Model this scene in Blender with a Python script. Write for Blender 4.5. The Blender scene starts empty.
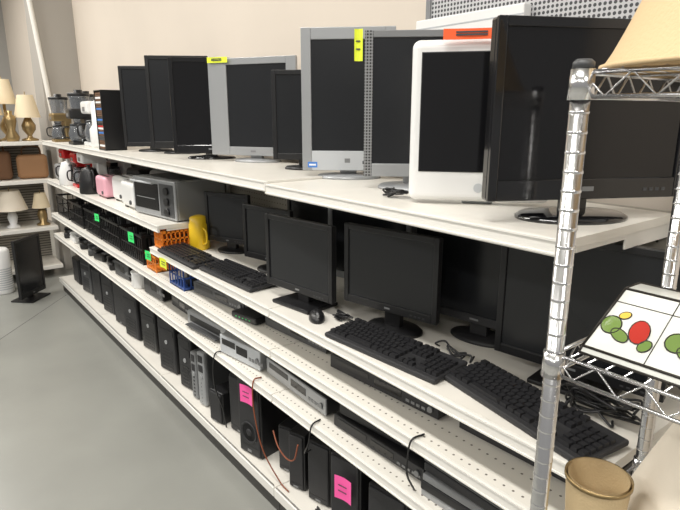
import bpy, bmesh, math, random
from mathutils import Vector, Matrix
random.seed(7)
scene=bpy.context.scene
try: scene.view_settings.view_transform='Standard'
except Exception: pass
# ---------------- materials ----------------
def mat(name,col,rough=.5,metal=0,bump=0,bscale=200,emit=0,var=0,vscale=8,trans=0,coat=0):
    m=bpy.data.materials.new(name);m.use_nodes=True
    nt=m.node_tree;b=nt.nodes['Principled BSDF']
    b.inputs['Base Color'].default_value=(*col,1);b.inputs['Roughness'].default_value=rough;b.inputs['Metallic'].default_value=metal
    if coat: b.inputs['Coat Weight'].default_value=coat
    if trans: b.inputs['Transmission Weight'].default_value=trans
    tc=nt.nodes.new('ShaderNodeTexCoord')
    if var:
        n=nt.nodes.new('ShaderNodeTexNoise');n.inputs['Scale'].default_value=vscale;n.inputs['Detail'].default_value=4
        nt.links.new(tc.outputs['Object'],n.inputs['Vector'])
        r=nt.nodes.new('ShaderNodeValToRGB')
        r.color_ramp.elements[0].position=.3;r.color_ramp.elements[1].position=.7
        r.color_ramp.elements[0].color=(*[c*(1-var) for c in col],1);r.color_ramp.elements[1].color=(*[min(1,c*(1+var)) for c in col],1)
        nt.links.new(n.outputs['Fac'],r.inputs['Fac']);nt.links.new(r.outputs['Color'],b.inputs['Base Color'])
    if bump:
        n=nt.nodes.new('ShaderNodeTexNoise');n.inputs['Scale'].default_value=bscale
        nt.links.new(tc.outputs['Object'],n.inputs['Vector'])
        bp=nt.nodes.new('ShaderNodeBump');bp.inputs['Strength'].default_value=bump;bp.inputs['Distance'].default_value=.002
        nt.links.new(n.outputs['Fac'],bp.inputs['Height']);nt.links.new(bp.outputs['Normal'],b.inputs['Normal'])
    return m
def dotmat(name,col,hole,px,py,rad,axes=('X','Y'),rough=.45):
    m=mat(name,col,rough);nt=m.node_tree;b=nt.nodes['Principled BSDF']
    tc=[n for n in nt.nodes if n.type=='TEX_COORD'][0]
    s=nt.nodes.new('ShaderNodeSeparateXYZ');nt.links.new(tc.outputs['Object'],s.inputs[0])
    def M(op,a,bv=None):
        n=nt.nodes.new('ShaderNodeMath');n.operation=op
        for i,x in enumerate((a,bv)):
            if x is None: continue
            if isinstance(x,(int,float)): n.inputs[i].default_value=x
            else: nt.links.new(x,n.inputs[i])
        return n.outputs[0]
    fx=M('SUBTRACT',M('FRACT',M('DIVIDE',M('ADD',s.outputs[axes[0]],50),px)),.5)
    fy=M('SUBTRACT',M('FRACT',M('DIVIDE',M('ADD',s.outputs[axes[1]],50),py)),.5)
    d=M('SQRT',M('ADD',M('POWER',M('MULTIPLY',fx,px),2),M('POWER',M('MULTIPLY',fy,py),2)))
    k=M('LESS_THAN',d,rad)
    mx=nt.nodes.new('ShaderNodeMix');mx.data_type='RGBA'
    nt.links.new(k,mx.inputs['Factor']);mx.inputs[6].default_value=(*col,1);mx.inputs[7].default_value=(*hole,1)
    nt.links.new(mx.outputs[2],b.inputs['Base Color'])
    return m
K=mat('black_plastic',(.012,.012,.013),.34,bump=.12,bscale=600)
KG=mat('gloss_black',(.007,.007,.008),.1,coat=.5)
KM=mat('matte_black',(.022,.022,.024),.55,bump=.2,bscale=500)
KEY=mat('keycap',(.016,.016,.018),.45)
DG=mat('dark_grey',(.06,.062,.065),.45)
MG=mat('mid_grey',(.20,.205,.21),.4)
SC=mat('lcd_matte',(.013,.014,.016),.24)
SCG=mat('lcd_gloss',(.006,.006,.007),.07)
SL=mat('silver_plastic',(.36,.37,.38),.35,metal=.3)
LS=mat('light_silver',(.50,.52,.54),.4)
WH=mat('white_plastic',(.80,.80,.79),.3)
SHF=mat('shelf_enamel',(.79,.76,.695),.34,var=.04,vscale=6)
SHE=mat('shelf_lip',(.83,.81,.76),.3)
PERF=dotmat('shelf_perforated',(.79,.76,.695),(.16,.14,.12),.0254,.07,.0032)
PEG=dotmat('pegboard',(.36,.335,.29),(.05,.045,.04),.0254,.0254,.0035,('X','Z'),.7)
MESH=dotmat('perforated_steel',(.50,.50,.51),(.05,.05,.055),.0135,.0135,.0046,('X','Z'),.5)
MESHD=dotmat('mesh_frame',(.24,.245,.25),(.01,.01,.01),.009,.009,.003,('X','Z'),.5)
KICK=mat('kick_plate',(.05,.048,.045),.5)
CH=mat('chrome',(.74,.74,.75),.2,metal=1)
WALL=mat('beige_wall',(.68,.605,.52),.8,bump=.1,bscale=90,var=.02,vscale=2)
COLM=mat('column_paint',(.40,.375,.34),.8)
GW=mat('grey_wall',(.36,.35,.33),.85)
CEIL=mat('ceiling_paint',(.7,.7,.68),.9)
YEL=mat('neon_yellow',(.8,.9,.05),.6);GRN=mat('neon_green',(.05,.85,.2),.6);PNK=mat('neon_pink',(1,.12,.42),.6);ORG=mat('neon_orange',(1,.13,.03),.6)
YC=mat('yellow_plastic',(.8,.52,.02),.35);OB=mat('orange_plastic',(.9,.27,.03),.4);BB=mat('blue_plastic',(.03,.08,.3),.4)
RED=mat('red_gloss',(.55,.02,.02),.25);LAV=mat('lavender',(.5,.4,.7),.4);PKP=mat('pink_plastic',(.8,.42,.5),.35)
GLS=mat('smoke_glass',(.35,.37,.4),.08,trans=.7)
SHADE=mat('cream_shade',(.80,.68,.48),.8,bump=.3,bscale=300)
SHW=mat('white_shade',(.80,.72,.60),.8,bump=.3,bscale=300)
GOLD=mat('gold_shade',(.58,.44,.25),.6,bump=.4,bscale=250)
TAN=mat('tan_shade',(.62,.46,.26),.7,bump=.4,bscale=250)
BRS=mat('bronze',(.35,.25,.12),.35,metal=.8)
BRN=mat('brown_cloth',(.14,.07,.035),.9,bump=.5,bscale=120)
TOTE=mat('tan_leather',(.32,.17,.08),.7,bump=.4,bscale=150)
CBR=mat('copper_cable',(.25,.07,.03),.5)
SGW=mat('stained_white',(.72,.73,.68),.15,coat=.5);SGG=mat('stained_green',(.16,.25,.06),.15,coat=.5);SGR=mat('stained_red',(.45,.03,.02),.15,coat=.5);SGY=mat('stained_amber',(.75,.5,.08),.15);LEAD=mat('lead_came',(.04,.035,.03),.5,metal=.6)
PAP=mat('paper_label',(.85,.85,.85),.6);BLU=mat('blue_label',(.05,.2,.6),.5)
# ---------------- mesh builder ----------------
class MB:
    def __init__(s): s.v=[];s.f=[];s.m=[];s.mats=[];s.sm=[]
    def mi(s,m):
        if m not in s.mats: s.mats.append(m)
        return s.mats.index(m)
    def addbm(s,bm,m,M=None,smooth=False):
        k=s.mi(m);o=len(s.v);bm.verts.ensure_lookup_table()
        for i,v in enumerate(bm.verts): v.index=i
        for v in bm.verts: s.v.append(tuple(M@v.co if M else v.co))
        for f in bm.faces: s.f.append([o+v.index for v in f.verts]);s.m.append(k);s.sm.append(smooth)
        bm.free()
    def box(s,x0,x1,y0,y1,z0,z1,m,bev=0,rot=None,taper=None,seg=2):
        bm=bmesh.new();bmesh.ops.create_cube(bm,size=1)
        c=Vector(((x0+x1)/2,(y0+y1)/2,(z0+z1)/2))
        for v in bm.verts:
            tx=1
            if taper and v.co.z>0: tx=taper
            v.co=Vector((v.co.x*(x1-x0)*tx,v.co.y*(y1-y0)*tx,v.co.z*(z1-z0)))
        if bev: bmesh.ops.bevel(bm,geom=bm.edges[:],offset=bev,segments=seg,affect='EDGES',profile=.5)
        M=Matrix.Translation(c)
        if rot: M=M@rot
        s.addbm(bm,m,M)
        return s
    def lathe(s,prof,m,seg=24,c=(0,0,0),sc=(1,1),M=None,cap=True,smooth=True):
        k=s.mi(m);o=len(s.v);n=len(prof)
        for r,z in prof:
            for i in range(seg):
                a=2*math.pi*i/seg
                p=Vector((r*math.cos(a)*sc[0]+c[0],r*math.sin(a)*sc[1]+c[1],z+c[2]))
                s.v.append(tuple(M@p if M else p))
        for j in range(n-1):
            for i in range(seg):
                s.f.append([o+j*seg+i,o+j*seg+(i+1)%seg,o+(j+1)*seg+(i+1)%seg,o+(j+1)*seg+i]);s.m.append(k);s.sm.append(smooth)
        if cap:
            s.f.append([o+i for i in range(seg)][::-1]);s.m.append(k);s.sm.append(False)
            s.f.append([o+(n-1)*seg+i for i in range(seg)]);s.m.append(k);s.sm.append(False)
        return s
    def cyl(s,c,r,h,m,seg=20,sc=(1,1),r2=None,M=None):
        return s.lathe([(r,0),(r2 if r2 is not None else r,h)],m,seg,c,sc,M)
    def tube(s,pts,r,m,seg=8):
        pts=[Vector(p) for p in pts];k=s.mi(m);o=len(s.v);n=len(pts);up=None
        for i,p in enumerate(pts):
            t=(pts[min(i+1,n-1)]-pts[max(i-1,0)]).normalized()
            if up is None: up=t.orthogonal().normalized()
            a=(up-t*up.dot(t))
            a=a.normalized() if a.length>1e-5 else t.orthogonal().normalized()
            up=a;b=t.cross(a)
            for q in range(seg):
                an=2*math.pi*q/seg;s.v.append(tuple(p+(a*math.cos(an)+b*math.sin(an))*r))
        for j in range(n-1):
            for i in range(seg):
                s.f.append([o+j*seg+i,o+j*seg+(i+1)%seg,o+(j+1)*seg+(i+1)%seg,o+(j+1)*seg+i]);s.m.append(k);s.sm.append(True)
        s.f.append([o+i for i in range(seg)][::-1]);s.m.append(k);s.sm.append(False)
        s.f.append([o+(n-1)*seg+i for i in range(seg)]);s.m.append(k);s.sm.append(False)
        return s
    def disc(s,c,r,d,m,seg=20):
        M=Matrix.Translation(Vector(c))@Matrix.Rotation(math.pi/2,4,'X')
        return s.lathe([(r,0),(r,d)],m,seg,M=M)
    def poly(s,pts,m):
        o=len(s.v);s.v+= [tuple(p) for p in pts];s.f.append(list(range(o,o+len(pts))));s.m.append(s.mi(m));s.sm.append(False);return s
    def out(s,name,loc=(0,0,0),yaw=0,rot=None,parent=None):
        me=bpy.data.meshes.new(name);me.from_pydata(s.v,[],s.f)
        for m in s.mats: me.materials.append(m)
        for i,p in enumerate(me.polygons): p.material_index=s.m[i];p.use_smooth=s.sm[i]
        me.update();ob=bpy.data.objects.new(name,me);bpy.context.collection.objects.link(ob)
        ob.location=loc;ob.rotation_euler=rot if rot else (0,0,math.radians(yaw))
        if parent: ob.parent=parent
        return ob
def smooth(pts,n=8):
    P=[Vector(p) for p in pts];P=[P[0]*2-P[1]]+P+[P[-1]*2-P[-2]];o=[]
    for i in range(1,len(P)-2):
        for k in range(n):
            t=k/n;a,b,c,d=P[i-1:i+3]
            o.append(.5*((2*b)+(c-a)*t+(2*a-5*b+4*c-d)*t*t+(3*b-a-3*c+d)*t**3))
    o.append(P[-2]);return o
# ---------------- room ----------------
FL=mat('polished_concrete',(.27,.272,.25),.32,var=.10,vscale=1.6,bump=.05,bscale=40)
b=MB();b.box(-10,4,-5,1.5,-.1,0,FL);b.out('floor')
b=MB();b.box(-10,4,1.5,1.6,0,3.6,WALL);b.out('wall_back')
b=MB();b.box(-10.1,-10,-5,1.6,0,3.6,GW);b.out('wall_left')
b=MB();b.box(-10,4,-5,1.6,3.6,3.7,CEIL);b.out('ceiling')
b=MB();b.box(-6.45,-6.07,1.16,1.5,0,3.6,COLM,.004);b.out('column')
b=MB();b.tube([(-6.02,1.10,2.75),(-6.02,1.13,2.5),(-6.02,1.22,1.35),(-6.02,1.24,0)],.022,SHE,10);b.out('wall_conduit_pipe')
JM=mat('floor_joint',(.13,.13,.125),.8)
b=MB();d=Vector((-.69,.53)).normalized();L=1.6
b.box(-L,L,-.0025,.0025,0,.0008,JM);b.out('floor_joint_strip',(-4.2,.22,0),math.degrees(math.atan2(d.y,d.x)))  # thin dark strip laid on the concrete as its joint line
b=MB();b.box(-1.40,0.3,1.47,1.5,1.66,2.5,MESH);b.box(-1.42,-1.40,1.465,1.5,1.66,2.5,MG);b.out('perforated_wall_panel')
# ---------------- gondola (empty + parts) ----------------
FY=.964;BY=1.44
gon=bpy.data.objects.new('store_gondola_shelving',None);bpy.context.collection.objects.link(gon)
def shelf(x0,x1,z,front=FY,top=SHF,lip=.036):
    g=MB()
    g.box(x0+.002,x1-.002,front+.012,BY,z-.02,z,top)
    g.box(x0+.002,x1-.002,front,front+.014,z-lip,z,SHE,.003)
    g.box(x0+.004,x1-.004,front-.003,front,z-lip+.004,z-lip+.008,SHE)
    g.box(x0+.004,x1-.004,front-.003,front,z-.005,z-.001,SHE)
    for xx in (x0+.006,x1-.01): g.box(xx,xx+.004,front+.25,BY,z-.055,z-.02,SHE);g.box(xx,xx+.004,front+.05,front+.25,z-.032,z-.02,SHE)
    g.out('shelf_deck',parent=gon)
B=[-.44,-1.66,-2.88,-4.10,-5.34]
Z1,Z2,Z3,Z4,Z5=1.317,.868,.71,.53,.128
for i in range(4):
    x1,x0=B[i],B[i+1]
    shelf(x0,x1 if i else -.55,Z1 if i==0 else Z1+.008)
    shelf(x0,x1,Z3,top=PERF);shelf(x0,x1,Z4,top=PERF)
    g=MB();g.box(x0+.002,x1-.002,FY,BY,Z5-.03,Z5,SHF);g.box(x0+.002,x1-.002,FY-.006,FY+.01,Z5-.042,Z5,SHE,.003)
    g.box(x0+.002,x1-.002,FY+.02,FY+.03,0,Z5-.03,KICK);g.out('base_deck',parent=gon)
    g=MB();g.box(x0+.002,x1-.002,BY,BY+.03,0,Z1,PEG);g.out('back_panel',parent=gon)
shelf(B[1],B[0],Z2);shelf(B[2],B[1],Z2)
shelf(B[3],-2.74,1.0);shelf(B[4],B[3],1.0)
for x in B:
    g=MB();g.box(x-.014,x+.014,BY-.01,BY+.04,0,Z1-.02,SHE);g.out('upright',parent=gon)
# ---------------- electronics ----------------
def monitor(name,L,yaw,w,h,z,lift,fm=K,sm=SC,bz=(.018,.018,.018,.026),d=.045,base='oval',bw=.22,bd=.16,chin=None,bm=None,bev=.006,label=False,badge=True,sidem=None,stm=None):
    b=MB();bm=bm or fm;l,r,t,bo=bz;z0=lift;stm=stm or bm
    b.box(0,w,.008,d*.55,z0,z0+h,fm,bev)
    b.box(w*.12,w*.88,d*.5,d,z0+h*.12,z0+h*.85,bm,.01)
    b.box(w*.3,w*.7,d-.005,d+.018,z0+h*.2,z0+h*.6,bm,.008)
    b.box(0,l,0,.012,z0,z0+h,sidem or fm,.002);b.box(w-r,w,0,.012,z0,z0+h,sidem or fm,.002)
    b.box(l,w-r,0,.012,z0+h-t,z0+h,fm,.002);b.box(l,w-r,0,.012,z0,z0+bo,chin or fm,.002)
    b.box(l,w-r,.005,.0085,z0+bo,z0+h-t,sm)
    if badge: b.box(w*.47,w*.53,-.0008,0,z0+bo*.4,z0+bo*.62,MG)
    for i in range(4): b.box(w-r-.03-i*.015,w-r-.022-i*.015,-.0015,0,z0+bo*.35,z0+bo*.5,DG)
    if label: b.box(.02,.055,-.001,0,z0+.01,z0+.03,BLU);b.box(.025,.05,-.0015,0,z0+.017,z0+.023,PAP)
    cy=d*.5+.02
    b.box(w/2-.03,w/2+.03,d*.6,d*.6+.025,0.008,z0+h*.45,stm,.004)
    if base=='oval':
        b.lathe([(.5,0),(.5,.006),(.46,.012),(.2,.017)],stm,32,(w/2,cy,0),(bw,bd))
    elif base=='rect':
        b.box(w/2-bw/2,w/2+bw/2,cy-bd*.55,cy+bd*.45,0,.014,stm,.005)
    return b.out(name,(L[0],L[1],z),yaw)
zt=Z1;ztl=Z1+.008
monitor('television',(-.74,.97),62,.46,.37,zt,.05,KG,SCG,(.02,.02,.02,.045),.07,bw=.26,bd=.19)
b=MB();w,h=.36,.41
b.box(0,w,0,.045,.008,h,WH,.02,seg=5)
b.box(.025,w-.025,-.002,.003,.085,h-.03,K,.001);b.box(.028,w-.028,-.0035,-.001,.088,h-.033,SCG)
b.disc((w/2,.0005,.045),.012,.002,LS);b.box(w/2-.04,w/2+.04,.03,.12,0,.012,LS,.004);b.box(w/2-.04,w/2+.04,.04,.05,.005,.2,LS,.003)
b.out('all_in_one_computer',(-1.06,1.05,zt),40)
monitor('mesh_frame_computer_monitor',(-1.35,1.14),48,.31,.43,zt,.04,MG,SC,(.025,.03,.02,.04),.05,bw=.22,bd=.19,sidem=MESHD,chin=SL,stm=SL)
monitor('silver_lcd_television',(-1.72,1.16),46,.33,.49,zt,.03,SL,SC,(.035,.035,.04,.07),.06,bw=.24,bd=.18,label=True,chin=LS)
monitor('computer_monitor',(-2.0,1.205),45,.26,.35,ztl,.04,K,SC,bw=.18,bd=.13)
monitor('wide_silver_monitor',(-2.56,1.20),30,.46,.44,ztl,.03,SL,SC,(.10,.05,.03,.04),.04,bw=.24)
monitor('television',(-2.74,1.08),60,.36,.455,ztl,.03,KG,SCG,(.02,.02,.02,.04),.05,bw=.24)
monitor('television',(-3.20,1.13),58,.34,.50,ztl,.03,K,SC,(.02,.02,.02,.04),.05,bw=.22)
monitor('computer_monitor',(-3.48,1.07),58,.34,.46,ztl,.03,K,SC,bw=.2)
monitor('computer_monitor',(-1.80,1.04),7,.36,.27,Z2,.05,K,SC,base='rect',bw=.2,bd=.15)
monitor('computer_monitor',(-1.41,1.11),11,.36,.265,Z2,.07,K,SC,bw=.2,bd=.14)
monitor('computer_monitor',(-1.26,1.27),8,.49,.345,Z2,.06,KM,SC,bw=.2,bd=.12)
monitor('computer_monitor',(-.87,1.21),8,.42,.345,Z2,.05,K,SC,base='rect',bw=.2,bd=.12)
monitor('computer_monitor',(-2.64,1.18),22,.28,.25,Z2,.05,K,SC,bw=.18,bd=.13)
monitor('computer_monitor',(-2.22,1.17),12,.30,.24,Z2,.05,K,SC,bw=.18,bd=.12)
monitor('computer_monitor',(-2.10,1.33),5,.30,.27,Z2,.08,K,SC,bw=.16,bd=.1)
monitor('silver_computer_monitor',(-1.66,1.23),14,.36,.31,Z2,.08,SL,SC,bw=.2,bd=.12)
def keyboard(c,z,yaw,w=.44,d=.145):
    b=MB();T=Matrix.Rotation(math.radians(4),4,'X')
    b.box(-w/2,w/2,-d/2,d/2,.006,.02,KM,.005,rot=T)
    def keys(x0,x1,rows):
        for r,(y,cols) in enumerate(rows):
            tot=sum(cols);x=x0
            for cwid in cols:
                ww=(x1-x0)*cwid/tot
                zz=.024+ (y)*math.sin(math.radians(4))
                b.box(x+.001,x+ww-.001,y-.0082,y+.0082,zz-.006,zz+.005,KEY,taper=.86)
                x+=ww
    ys=[d/2-.016-i*.0195-(.006 if i else 0) for i in range(6)]
    q=.008-w/2
    keys(q,q+.28,[(ys[0],[1.2]+[1]*12),(ys[1],[1]*13+[2]),(ys[2],[1.5]+[1]*12+[1.5]),(ys[3],[1.8]+[1]*11+[2.2]),(ys[4],[2.3]+[1]*10+[2.7]),(ys[5],[1.3,1.2,1.3,6,1.3,1.2,1.2,1.5])])
    keys(q+.288,q+.342,[(ys[0],[1]*3),(ys[1],[1]*3),(ys[2],[1]*3),(ys[5],[1]*3)])
    keys(q+.306,q+.324,[(ys[4],[1])])
    keys(q+.35,q+.424,[(y,[1]*4) for y in ys[1:5]]+[(ys[5],[2,1,1])])
    b.box(-w/2+.02,-w/2+.04,d/2-.02,d/2-.01,0,.012,KM);b.box(w/2-.04,w/2-.02,d/2-.02,d/2-.01,0,.012,KM)
    b.box(-w/2+.02,w/2-.02,-d/2+.004,-d/2+.014,0,.01,KM)
    return b.out('computer_keyboard',(c[0],c[1],z),yaw)
keyboard((-1.115,1.055),Z2,4);keyboard((-.675,1.075),Z2,-10)
keyboard((-2.08,1.06),Z2,2);keyboard((-2.53,1.03),Z2,0)
def mouse(c,z,yaw):
    b=MB();b.lathe([(.5,0),(.5,.25),(.44,.6),(.3,.85),(.1,1)],K,24,M=Matrix.Diagonal((.055,.10,.032,1)));b.box(-.004,.004,-.045,-.02,.02,.031,MG,.002)
    b.tube(smooth([(0,.05,.012),(.02,.1,.006),(-.03,.14,.005),(.01,.17,.005)],6),.002,K,6);b.out('computer_mouse',(c[0],c[1],z),yaw)
mouse((-1.47,1.04),Z2,60)
def player(name,c,z,w,h,d,yaw=0,m=K,fm=DG):
    b=MB();b.box(-w/2,w/2,.004,d,.008,h,m,.003);b.box(-w/2,w/2,0,.008,.008,h,fm,.002)
    b.box(-w*.44,-w*.1,-.0015,0,h*.55,h*.85,K);b.box(-.02,w*.2,-.0012,0,h*.4,h*.8,SCG)
    for i in range(5): b.box(w*.24+i*.02,w*.24+i*.02+.013,-.002,0,h*.35,h*.5,MG)
    b.disc((w*.44,-.0,h*.55),.009,.006,MG)
    for sx in(-1,1):
        for yy in(.03,d-.03): b.cyl((sx*(w/2-.03),yy,0),.012,.01,K,12)
    return b.out(name,(c[0],c[1],z),yaw)
player('dvd_player',(-1.17,1.06),Z3,.46,.055,.25,4,K,KM)
player('dvd_player',(-.68,1.10),Z3,.40,.06,.25,2,K,KM)
player('dvd_player',(-2.25,1.04),Z3,.42,.06,.25,6,SL,DG)
player('vcr_player',(-1.68,1.08),Z3,.38,.07,.25,4,K,DG)
player('dvd_player',(-1.61,1.03),Z4,.42,.07,.28,-2,K,SL)
player('dvd_player',(-1.61,1.06),Z4+.07,.34,.04,.22,5,KM,K)
player('dvd_player',(-1.14,1.02),Z4,.40,.05,.28,2,K,KM)
player('dvd_player',(-1.14,1.04),Z4+.05,.36,.045,.25,6,KM,K)
player('vcr_player',(-1.98,1.0),Z4,.28,.09,.28,8,SL,LS)
player('vcr_player',(-2.72,1.05),Z4,.26,.07,.25,0,K,KM);player('radio_receiver',(-3.05,1.02),Z4,.24,.11,.2,4,K,DG)
b=MB();zz=0
for i in range(5):
    a=Matrix.Rotation(random.uniform(-.06,.06),4,'Z');t=.024+.004*(i%2)
    b.box(-.17+random.uniform(-.01,.01),.17,-.0,.25,zz,zz+t-.002,[SL,K,MG,KM,DG][i],.004,rot=a);b.box(-.165,.165,.005,.245,zz+t*.45,zz+t*.5,KG,rot=a);zz+=t
b.out('stack_of_laptops',(-.74,1.0,Z4),3)
def speaker(c,z,w,h,d,yaw=0,m=K,cones=0):
    b=MB();b.box(-w/2,w/2,0,d,0,h,m,.006);b.box(-w/2+.006,w/2-.006,-.008,.002,.006,h-.006,KM,.006)
    r=w*.36
    ps={2:[(h*.3,r),(h*.75,r*.55)],1:[(h*.5,r)],0:[]}[cones]
    for zz,rr in ps:
        M=Matrix.Translation((0,-.008,zz))@Matrix.Rotation(math.pi/2,4,'X')
        b.lathe([(rr,0),(rr,.004),(rr*.86,.004),(rr*.8,.0),(rr*.35,-.002),(rr*.3,.003),(rr*.1,.005)],KM,24,M=M,cap=True)
    b.box(-.012,.012,-.0095,-.008,h*.05,h*.08,MG);b.box(-w/2+.01,w/2-.01,-.009,-.007,h*.12,h*.125,K)
    return b.out('loudspeaker',(c[0],c[1],z),yaw)
def tower(c,z,w=.17,h=.35,d=.38,yaw=0,m=K,fm=DG):
    b=MB();b.box(-w/2,w/2,.01,d,0.006,h,m,.004);b.box(-w/2,w/2,-.012,.012,.006,h,fm,.008)
    for i in range(2): b.box(-w/2+.012,w/2-.012,-.0145,-.012,h*.88-i*.05-.018,h*.88-i*.05+.018,KM,.001)
    b.disc((0,-.012,h*.55),.012,.004,SL)
    for i in range(6): b.box(-w/2+.03,w/2-.03,-.0135,-.012,h*.08+i*.02,h*.08+i*.02+.008,K)
    for sx in(-1,1): b.box(sx*(w/2-.02)-.012,sx*(w/2-.02)+.012,.02,d-.02,0,.007,K)
    return b.out('desktop_computer_tower',(c[0],c[1],z),yaw)
speaker((-1.91,1.0),Z5,.14,.365,.2,12,cones=2)
speaker((-1.715,1.06),Z5,.09,.20,.14,20);speaker((-1.60,1.03),Z5,.08,.24,.12,18);speaker((-1.48,1.05),Z5,.11,.25,.15,15)
speaker((-1.26,1.0),Z5,.13,.33,.17,12);speaker((-1.08,1.02),Z5,.15,.3,.2,10);speaker((-.85,1.05),Z5,.15,.28,.2,0)
speaker((-2.08,1.04),Z5,.14,.28,.2,10);speaker((-2.24,1.0),Z5,.10,.16,.2,10)
tower((-2.64,1.03),Z5,.12,.3,.32,10,K,KM);tower((-2.42,1.02),Z5,.06,.29,.25,10,DG,SL);tower((-2.51,1.02),Z5,.05,.26,.25,10,DG,MG)
tower((-2.90,1.03),Z5,.16,.33,.36,12,K,KM);tower((-3.25,1.05),Z5,.17,.30,.36,10,KM,K);tower((-3.52,1.03),Z5,.18,.34,.36,8,K,KM)
speaker((-3.8,1.04),Z5,.2,.3,.25,5);tower((-4.1,1.05),Z5,.18,.28,.36,8,K,KM);speaker((-4.4,1.05),Z5,.18,.26,.25,5);tower((-4.7,1.05),Z5,.18,.3,.34,8,DG,DG);speaker((-5.05,1.05),Z5,.2,.22,.25,0)
def crate(name,c,z,w,d,h,m,yaw=0,n=8,fill=None):
    b=MB();t=.004
    b.box(-w/2,w/2,0,d,0,.005,m)
    for (zz,hh) in((0,.014),(h-.016,.016),(h*.48,.008)):
        b.box(-w/2,w/2,0,t,zz,zz+hh,m);b.box(-w/2,w/2,d-t,d,zz,zz+hh,m);b.box(-w/2,-w/2+t,0,d,zz,zz+hh,m);b.box(w/2-t,w/2,0,d,zz,zz+hh,m)
    b.box(-w/2-.006,w/2+.006,-.006,0.002,h-.008,h,m);b.box(-w/2-.006,w/2+.006,d,d+.006,h-.008,h,m)
    for i in range(n+1):
        x=-w/2+t/2+(w-t)*i/n
        b.box(x-.003,x+.003,0,t,0,h,m);b.box(x-.003,x+.003,d-t,d,0,h,m)
    k=max(3,int(n*d/w))
    for i in range(k+1):
        y=t/2+(d-t)*i/k
        b.box(-w/2,-w/2+t,y-.003,y+.003,0,h,m);b.box(w/2-t,w/2,y-.003,y+.003,0,h,m)
    if fill:
        for i in range(8):
            x=random.uniform(-w*.3,w*.3);y=random.uniform(d*.25,d*.75)
            b.box(x-.03,x+.03,y-.02,y+.02,.006,h*random.uniform(.5,.95),random.choice(fill),.004,rot=Matrix.Rotation(random.uniform(-.3,.3),4,'Z'))
    return b.out(name,(c[0],c[1],z),yaw)
for i,x in enumerate((-3.3,-3.72,-4.14,-4.6,-5.05)):
    crate('plastic_crate',(x,1.0),Z3,.38,.3,.17,K,0,10,[K,DG,KM])
crate('storage_basket',(-2.81,.99),Z2,.11,.26,.10,OB,0,5)
crate('storage_basket',(-2.60,.99),Z3,.18,.22,.12,BB,0,5,[K,BB])
crate('storage_basket',(-2.98,1.0),Z3,.14,.25,.09,OB,0,5)
b=MB();b.lathe([(.048,0),(.052,.005),(.052,.13),(.046,.14),(.046,.165),(.02,.175)],YC,28)
b.tube(smooth([(.05,0,.03),(.085,0,.05),(.085,0,.1),(.05,0,.115)],5),.006,YC);b.out('yellow_pitcher',(-2.68,1.16,Z2))
b=MB();w=.46
b.box(-w/2,w/2,.006,.3,.006,.21,SL,.006);b.box(-w/2,w/2,-.004,.01,.006,.21,SL,.005)
b.box(-w/2+.02,w*.12,-.007,-.003,.04,.185,SCG,.002);b.tube([(-w/2+.03,-.03,.19),(w*.12-.01,-.03,.19)],.006,LS);b.box(-w/2+.03,-w/2+.04,-.03,0,.186,.194,LS);b.box(w*.12-.02,w*.12-.01,-.03,0,.186,.194,LS)
for i in range(3): b.disc((w*.32,-.004,.045+i*.055),.02,.014,K)
b.box(w*.15,w*.46,-.0055,-.003,.02,.19,DG);b.box(-w*.4,w*.05,-.009,-.005,.1,.104,MG);b.box(-w*.42,w*.42,.05,.25,.209,.213,DG)
for sx in(-1,1): b.box(sx*w*.4-.02,sx*w*.4+.02,.02,.28,0,.007,K)
b.out('toaster_oven',(-2.99,1.05,1.0),8)
def coffee(name,c,z,s=1,m=K,m2=GLS,yaw=0):
    b=MB();b.box(-.09,.09,0,.2,0,.03,m,.008);b.box(-.085,.085,.12,.2,.03,.3,m,.012);b.box(-.09,.09,.0,.2,.23,.32,m,.016)
    b.lathe([(.05,.032),(.066,.05),(.07,.1),(.055,.15),(.05,.17)],m2,20,(0,.06,0));b.lathe([(.052,.17),(.05,.185),(.01,.19)],K,20,(0,.06,0))
    b.tube(smooth([(0,0.0,.16),(0,-.05,.15),(0,-.05,.08),(0,-.01,.06)],5),.007,K);b.box(-.03,.03,-.003,.001,.25,.28,MG)
    o=b.out(name,(c[0],c[1],z),yaw);o.scale=(s,s,s);return o
def blender(c,z,m=K,s=1):
    b=MB();b.lathe([(.085,0),(.085,.03),(.07,.1),(.06,.13),(.06,.14)],m,24);b.lathe([(.05,.14),(.06,.2),(.075,.34),(.077,.35)],GLS,24);b.lathe([(.079,.35),(.079,.37),(.03,.375),(.03,.395)],K,24)
    b.tube(smooth([(.07,0,.32),(.12,0,.3),(.12,0,.22),(.062,0,.19)],5),.008,GLS);b.disc((0,-.072,.05),.018,.01,SL)
    o=b.out('kitchen_blender',(c[0],c[1],z));o.scale=(s,s,s);return o
blender((-4.72,1.14),ztl);blender((-4.95,1.25),ztl,SL);blender((-5.22,1.1),ztl,DG,.95);blender((-4.52,1.30),ztl,K,.95);blender((-5.22,1.33),ztl,WH,.95)
coffee('coffee_maker',(-4.5,1.0),ztl,.8,K);coffee('coffee_maker',(-4.72,1.27),ztl,.75,SL)
coffee('coffee_maker',(-4.25,1.05),ztl,.95,WH);coffee('coffee_maker',(-5.03,.99),ztl,.7,BRS)
b=MB();b.lathe([(.1,0),(.11,.02),(.11,.12),(.09,.15),(.09,.28),(.06,.31)],WH,28);b.lathe([(.03,.31),(.03,.33),(.01,.335)],LS,16);b.out('white_humidifier',(-3.98,1.12,ztl))
b=MB();b.box(-.07,.07,0,.13,0,.008,K,.002);b.box(-.07,-.064,0,.13,0,.36,K);b.box(.064,.07,0,.13,0,.36,K);b.box(-.07,.07,.124,.13,0,.36,K);b.box(-.07,.07,0,.13,.354,.36,K)
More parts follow.
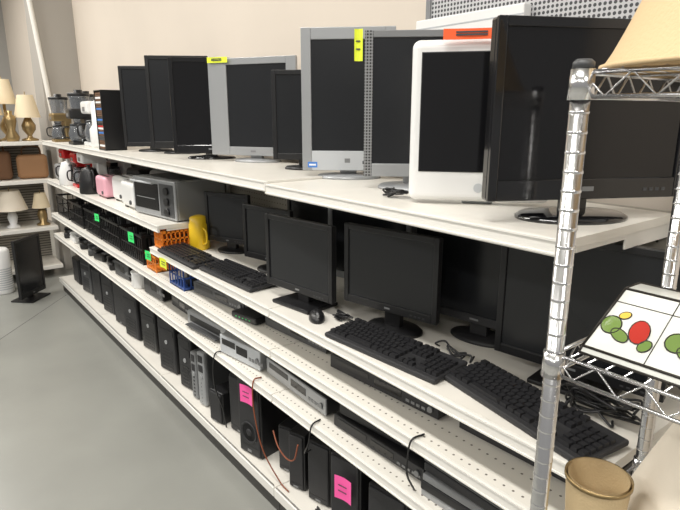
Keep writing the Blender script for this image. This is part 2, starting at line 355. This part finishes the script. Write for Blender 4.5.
for i in range(26): b.box(-.062,.062,.004,.12,.01+i*.013,.021+i*.013,random.choice([RED,PAP,DG,BLU,BRN,K,BRN]))
b.out('cd_rack',(-3.70,1.0,ztl),0)
coffee('coffee_maker',(-4.98,1.02),1.0,.85,RED);coffee('coffee_maker',(-4.62,1.02),1.0,.8,RED,GLS);coffee('coffee_maker',(-4.40,1.02),1.0,.85,WH);coffee('coffee_maker',(-4.80,1.24),1.0,.75,K);coffee('coffee_maker',(-4.5,1.24),1.0,.8,WH)
def kettle(c,z,m):
    b=MB();b.lathe([(.07,0),(.075,.01),(.07,.1),(.05,.16),(.045,.175),(.01,.185),(.012,.2)],m,24)
    b.tube(smooth([(.05,0,.155),(.1,0,.16),(.11,0,.1),(.07,0,.04)],6),.008,K);b.tube([(-.055,0,.12),(-.085,0,.15)],.014,m,10);b.out('electric_kettle',(c[0],c[1],z))
kettle((-4.82,1.03),1.0,WH);kettle((-4.20,1.03),1.0,K)
def toaster(c,z,m,s=1):
    b=MB();b.box(-.13,.13,0,.16,.01,.18,m,.03,seg=4);b.box(-.1,.1,.04,.06,.178,.182,K);b.box(-.1,.1,.1,.12,.178,.182,K);b.box(.128,.145,.07,.09,.11,.125,K,.003);b.disc((.08,0,.05),.014,.008,DG)
    for sx in(-1,1): b.box(sx*.1-.015,sx*.1+.015,.02,.14,0,.012,K)
    o=b.out('toaster',(c[0],c[1],z));o.scale=(s,s,s)
toaster((-3.93,1.02),1.0,PKP,.8);toaster((-3.65,1.05),1.0,WH,.9);toaster((-3.37,1.02),1.0,WH,.9);toaster((-5.2,1.02),1.0,SL,.75);toaster((-3.95,1.24),1.0,K,1);toaster((-3.5,1.25),1.0,SL,1.1)
def phone(c,z,m=K,s=1,yaw=0):
    b=MB();b.box(-.08,.08,0,.2,0,.05,m,.012);b.box(-.07,-.02,0,.19,.05,.075,m,.01)
    for i in range(4):
        for j in range(3): b.box(.0+j*.022,.016+j*.022,.03+i*.03,.05+i*.03,.049,.054,MG)
    b.box(0,.06,.15,.18,.049,.052,SCG)
    o=b.out('desk_telephone',(c[0],c[1],z),yaw);o.scale=(s,s,s)
for k,x in enumerate((-5.1,-4.85,-4.6,-4.35,-4.1,-3.85)): phone((x,1.0),Z4,[K,WH,K,DG,K,K][k],1,random.uniform(-15,15))
player('radio_receiver',(-3.55,1.0),Z4,.22,.1,.2,5,K,DG)
b=MB();b.lathe([(.045,0),(.05,.01),(.045,.08),(.05,.1)],WH,20);b.out('white_cup',(-3.3,1.03,Z4))
b=MB();b.box(-.18,.18,0,.28,0,.08,SL,.014);b.box(-.17,.17,.02,.26,.08,.105,MG,.012);b.box(-.14,.14,-.03,.02,.015,.022,DG,.002);b.box(-.14,.14,-.002,.002,.03,.06,K);b.box(.1,.16,.02,.07,.103,.109,DG,.002)
b.out('inkjet_printer',(-2.36,1.02,Z4),5)
# small network router with antennas
def router(c,z,yaw):
    b=MB();b.box(-.08,.08,0,.12,.004,.032,K,.006)
    for i in range(5): b.box(-.05+i*.022,-.043+i*.022,-.001,0,.014,.018,GRN)
    for sx in(-1,1): b.tube([(sx*.06,.115,.03),(sx*.07,.125,.13)],.005,K,8)
    for sx in(-1,1): b.box(sx*.06-.01,sx*.06+.01,.02,.1,0,.005,KM)
    b.out('network_router',(c[0],c[1],z),yaw)
router((-1.97,1.02),Z3,10);router((-1.33,1.0),Z4-.0,-5) if False else None;router((-2.6,1.25),Z4,0)
monitor('television',(-5.12,.62),136,.33,.50,0,.04,K,SC,(.02,.02,.02,.04),.05,base='rect',bw=.25,bd=.2)
b=MB();b.box(0,.42,0,.035,0,.53,WH,.003);b.box(.0,.42,-.001,0,.50,.504,LS);b.box(.02,.4,-.0005,0,.1,.3,PAP);b.out('white_flat_carton',(-1.43,1.43,zt+.0))
# ---------------- end unit with lamps ----------------
eu=bpy.data.objects.new('end_shelving_unit',None);bpy.context.collection.objects.link(eu)
for z in (.12,.5,.95,1.30):
    g=MB();g.box(-6.3,-5.85,-.4,1.1,z-.02,z,SHF);g.box(-5.85,-5.835,-.4,1.1,z-.035,z,SHE,.003);g.out('end_shelf_deck',parent=eu)
g=MB();g.box(-6.33,-6.3,-.4,1.1,0,1.30,PEG);g.out('end_back_panel',parent=eu)
def lamp(c,z,hb=.28,rs=.13,hs=.2,base=BRS,sh=SHADE,rt=.6):
    b=MB();b.lathe([(.07,0),(.07,.015),(.025,.03),(.02,.05),(.055,.1),(.06,.14),(.03,.2),(.015,.23),(.012,hb)] if hb>.23 else [(.06,0),(.06,.012),(.03,.03),(.045,hb*.5),(.012,hb)],base,24)
    b.lathe([(rs,hb-.03),(rs*rt,hb-.03+hs)],sh,28,cap=False);b.lathe([(rs-.003,hb-.03),(rs*rt-.003,hb-.03+hs)],sh,28,cap=False)
    b.tube([(0,0,hb),(0,0,hb+hs)],.004,BRS,6);b.out('table_lamp',(c[0],c[1],z))
lamp((-5.96,.98),1.30,.24,.11);lamp((-6.14,.83),1.30,.36,.11,.22);lamp((-5.97,.68),1.30,.26,.11);lamp((-6.14,.52),1.30,.34,.12);lamp((-5.98,.36),1.30,.24,.11);lamp((-6.0,.05),1.30)
b=MB();b.lathe([(.05,0),(.06,.04),(.03,.1),(.05,.18),(.045,.22),(.02,.24),(.025,.27)],BRS,20);b.out('ceramic_vase',(-5.91,.83,1.30))
lamp((-6.0,.75),.5,.2,.14,.18,WH,SHW);lamp((-5.98,1.0),.5,.2,.08,.14,BRS,SHADE)
b=MB();b.box(-.13,.13,-.1,.1,0,.26,BRN,.04,seg=4);b.tube(smooth([(-.08,0,.25),(-.06,0,.33),(.06,0,.33),(.08,0,.25)],6),.008,BRN);b.out('brown_handbag',(-6.05,.68,.95),80)
b=MB();b.box(-.13,.13,-.1,.1,0,.22,TOTE,.04,seg=4);b.tube(smooth([(-.08,0,.21),(-.06,0,.29),(.06,0,.29),(.08,0,.21)],6),.008,BRN);b.out('leather_handbag',(-6.03,.98,.95),80)
b=MB();b.box(-.13,.13,-.1,.1,0,.24,TOTE,.04,seg=4);b.tube(smooth([(-.08,0,.23),(-.06,0,.31),(.06,0,.31),(.08,0,.23)],6),.008,BRN);b.out('leather_handbag',(-6.05,.38,.95),80)
b=MB();b.box(-.16,.16,-.14,.14,0,.3,DG,.02);b.box(-.17,.17,-.15,.15,.28,.31,KM,.01);b.out('storage_tote',(-6.05,.38,.5),85)
b=MB();b.lathe([(.08,0),(.085,.01),(.085,.38),(.07,.40),(.05,.405)],WH,28)
for i in range(10): b.lathe([(.086,.04+i*.02),(.0862,.05+i*.02)],LS,28,cap=False)
b.out('air_purifier',(-5.6,.55,0))
# ---------------- wire rack ----------------
g=MB();RX,RY=-.40,.70;RW,RD=.75,.36
for x in(RX,RX+RW):
    for y in(RY,RY+RD):
        g.cyl((x,y,.02),.0125,1.585,CH,20)
        for i in range(60): g.lathe([(.0125,0),(.0132,.0015),(.0132,.003),(.0125,.0045)],CH,16,(x,y,.05+i*.0254),cap=False)
        g.lathe([(.0135,1.605),(.0135,1.612),(.009,1.616)],DG,16,(x,y,0));g.lathe([(.02,0),(.02,.02)],KM,16,(x,y,0))
for z in(.15,.89,1.215,1.600):
    for y in(RY,RY+RD):
        for dz in(0,-.03): g.tube([(RX,y,z+dz),(RX+RW,y,z+dz)],.003,CH)
        n=24;g.tube([(RX+RW*i/n,y,z-(.03 if i%2 else 0)) for i in range(n+1)],.0017,CH,6)
    for x in(RX,RX+RW):
        for dz in(0,-.03): g.tube([(x,RY,z+dz),(x,RY+RD,z+dz)],.003,CH)
        n=12;g.tube([(x,RY+RD*i/n,z-(.03 if i%2 else 0)) for i in range(n+1)],.0017,CH,6)
    for i in range(1,30):
        x=RX+RW*i/30;g.tube([(x,RY,z+.003),(x,RY+RD,z+.003)],.0015,CH,6)
    for i in range(1,3): g.tube([(RX,RY+RD*i/3,z),(RX+RW,RY+RD*i/3,z)],.0025,CH,6)
    for x in(RX,RX+RW):
        for y in(RY,RY+RD): g.lathe([(.0135,-.034),(.0165,-.034),(.015,.004),(.0135,.004)],CH,20,(x,y,z),cap=False)
g.out('chrome_wire_rack')
def shade(name,c,z,rb,rt,h,m,trim=None,seg=40,spider=True,pw=.85):
    prof=[(rb+(rt-rb)*(t/8)**pw,h*t/8) for t in range(9)]
    b=MB();b.lathe(prof,m,seg,cap=False);b.lathe([(r-.003,z_) for r,z_ in prof],m,seg,cap=False)
    for r,zz in((rb,0),(rt,h-.006)): b.lathe([(r+.0005,zz),(r+.002,zz),(r+.0018,zz+.006),(r,zz+.006)],trim or m,seg,cap=False)
    if spider:
        for a in (0,2.094,4.188): b.tube([(0,0,h-.02),(rt*math.cos(a),rt*math.sin(a),h-.006)],.0012,BRS,6)
        b.lathe([(.008,h-.022),(.008,h-.018)],BRS,12)
    return b.out(name,(c[0],c[1],z))
shade('lampshade',(-.255,.85),1.6045,.18,.10,.19,TAN)
shade('small_lampshade',(-.35,.775),.8945,.038,.047,.115,GOLD,BRS,spider=False)
shade('lampshade',(-.19,.94),.8945,.185,.075,.275,SHW,pw=1.15)
# stained glass oblong shade
b=MB()
X,Y=.17,.155
def rect(x0,x1,y0,y1,z): return [Vector((x0,y0,z)),Vector((x1,y0,z)),Vector((x1,y1,z)),Vector((x0,y1,z))]
R0,R1,R2=rect(-X,X,-Y,Y,0),rect(-X+.003,X-.003,-Y+.003,Y-.003,.010),rect(-X+.025,X-.025,-.092,-.05,.088)
mid=lambda a,c,t:a.lerp(c,t)
for i in range(4):
    j=(i+1)%4
    b.poly([R0[i],R0[j],R1[j],R1[i]],SGW);a0,a1=R1[i],R1[j];c0,c1=R2[i],R2[j]
    b.poly([a0,a1,c1,c0],SGW)
    nrm=((a1-a0).cross(c0-a0)).normalized()
    if nrm.z<0:nrm=-nrm
    uu=(a1-a0).normalized();vv=((c0+c1)-(a0+a1)).normalized();W=(a1-a0).length;H=((c0+c1)-(a0+a1)).length/2
    for k in range(4):
      for q,(mm,dx,dv,rx,ry,an) in enumerate(((SGG,-.026,.42,.014,.013,.6),(SGG,-.006,.30,.013,.008,-.4),(SGR,.022,.42,.013,.017,0),(SGG,.038,.25,.010,.007,.9),(SGY,-.010,.60,.008,.005,.5))):
        p=(a0+a1)/2+uu*((k-1.5)*.085+dx*.8+.006)+vv*dv*H
        if i!=0 and k in(0,3): continue
        def pt(t,o):
            cx,cy=rx*math.cos(t),ry*math.sin(t)
            return p+nrm*o+uu*(cx*math.cos(an)-cy*math.sin(an))+vv*(cx*math.sin(an)+cy*math.cos(an))
        b.poly([pt(t*math.pi/8,.001+q*.0001) for t in range(16)],mm)
        b.tube([pt(t*math.pi/8,.001) for t in range(17)],.0009,LEAD,4)
    for t in (.25,.5,.75): b.tube([mid(a0,a1,t),mid(c0,c1,t)],.0008,LEAD,4)
    b.tube([mid(a0,c0,.78),mid(a1,c1,.78)],.0008,LEAD,4)
    for (p,q) in((R0[i],R1[i]),(R1[i],R2[i]),(R0[i],R0[j]),(R1[i],R1[j]),(R2[i],R2[j])): b.tube([p,q],.002,LEAD,6)
b.poly(R2,SGW);b.out('stained_glass_lampshade',(-.205,.875,1.2215),0)
# ---------------- cables ----------------
def cable(z,c,n,r,ctrl=10,rx=.12,ry=.06,h=.02):
    b=MB()
    for k in range(n):
        pts=[(c[0]+random.uniform(-rx,rx),c[1]+random.uniform(-ry,ry),z+r+.002+random.uniform(0,h)) for _ in range(ctrl)]
        b.tube([Vector((p.x,p.y,max(p.z,z+r))) for p in smooth(pts,6)],r,K,6)
    b.out('power_cable')
cable(Z2,(-.55,1.18),5,.003,10,.09,.03,.08);cable(Z2,(-1.41,1.10),3,.003,8,.04,.02);cable(Z2,(-.97,1.17),2,.003,7,.08,.02,.03)
cable(zt,(-1.16,1.10),3,.0025,8,.05,.03)
cable(Z5,(-1.38,.99),3,.003,9,.04,.015,.05);cable(Z4,(-1.86,1.1),2,.003,8,.05,.03,.03) if False else None
def hang(pts,r=.003,m=K):
    b=MB();b.tube(smooth(pts,8),r,m,6);b.out('hanging_cable')
hang([(-1.80,1.0,Z4+.004),(-1.79,.958,Z4-.0),(-1.78,.95,.42),(-1.74,.96,.26),(-1.66,.985,.15),(-1.60,.99,Z5+.004)],.003,CBR)
hang([(-1.40,1.0,Z4+.004),(-1.39,.957,Z4),(-1.40,.95,.46),(-1.44,.96,.40),(-1.46,1.0,.385)])
hang([(-1.52,.985,.38),(-1.54,.98,.31),(-1.60,.985,.28),(-1.66,.985,.30),(-1.72,1.0,.335)],.003,CBR)
hang([(-2.12,1.0,Z4+.004),(-2.125,.957,Z4),(-2.14,.95,.44),(-2.16,.965,.34),(-2.17,1.0,Z5+.1),(-2.165,1.01,Z5+.004)])
hang([(-.92,1.0,Z3+.004),(-.925,.957,Z3),(-.93,.95,.66),(-.935,.955,.60),(-.94,.99,Z4+.004)])
# ---------------- price tags ----------------
def tag(c,w,h,m,yaw=0,tilt=0):
    b=MB();N=6;f=lambda x:.006*math.cos(x/w*3)
    for i in range(N):
        x0=-w/2+w*i/N;x1=x0+w/N
        b.poly([(x0,f(x0),0),(x1,f(x1),0),(x1,f(x1),h),(x0,f(x0),h)],m)
    for k in range(2):
        zz=h*(.35+.25*k)
        b.poly([(-w*.3,-.0005+f(-w*.3)-.001,zz),(w*.2,f(w*.2)-.002,zz),(w*.2,f(w*.2)-.002,zz+.004),(-w*.3,f(-w*.3)-.0015,zz+.004)],DG)
    b.out('price_tag',c,rot=(math.radians(tilt),0,math.radians(yaw)))
tag((-1.89,.975,.385),.075,.08,PNK,12);tag((-1.24,.972,.32),.07,.085,PNK,12)
tag((-3.25,.985,.82),.08,.06,GRN,5);tag((-3.95,.985,.84),.08,.05,GRN,5);tag((-2.66,.95,.80),.09,.05,YEL,0);tag((-2.98,.985,.77),.07,.05,GRN,5)
tag((-2.50,1.22,1.775),.11,.025,YEL,30);tag((-1.355,1.12,1.70),.025,.09,YEL,45);tag((-.93,1.13,1.722),.15,.025,ORG,40)
# ---------------- lights ----------------
def area(name,loc,sx,sy,e):
    L=bpy.data.lights.new(name,'AREA');L.shape='RECTANGLE';L.size=sx;L.size_y=sy;L.energy=e;L.color=(1,.97,.92)
    o=bpy.data.objects.new(name,L);bpy.context.collection.objects.link(o);o.location=loc
for i,x in enumerate((-8,-5.5,-3,-.5,2)):
    for y in (-.2,-2.8): area('fluorescent_light',(x,y,3.5),1.3,.25,54)
w=bpy.data.worlds.new('World');scene.world=w;w.use_nodes=True
w.node_tree.nodes['Background'].inputs[0].default_value=(1,.98,.95,1);w.node_tree.nodes['Background'].inputs[1].default_value=.32
# ---------------- camera ----------------
f=560;th=math.atan(142/560);ps=math.atan(448/(560/math.cos(th)))
fh=Vector((-math.cos(ps),math.sin(ps),0));Rv=Vector((math.sin(ps),math.cos(ps),0))
Fv=fh*math.cos(th)-Vector((0,0,math.sin(th)));Uv=Rv.cross(Fv)
cd=bpy.data.cameras.new('camera');cd.sensor_width=36;cd.lens=f/680*36;cd.clip_start=.02
co=bpy.data.objects.new('camera',cd);bpy.context.collection.objects.link(co)
M=Matrix((Rv,Uv,-Fv)).transposed().to_4x4();M.translation=Vector((0,0,1.55));co.matrix_world=M
scene.camera=co
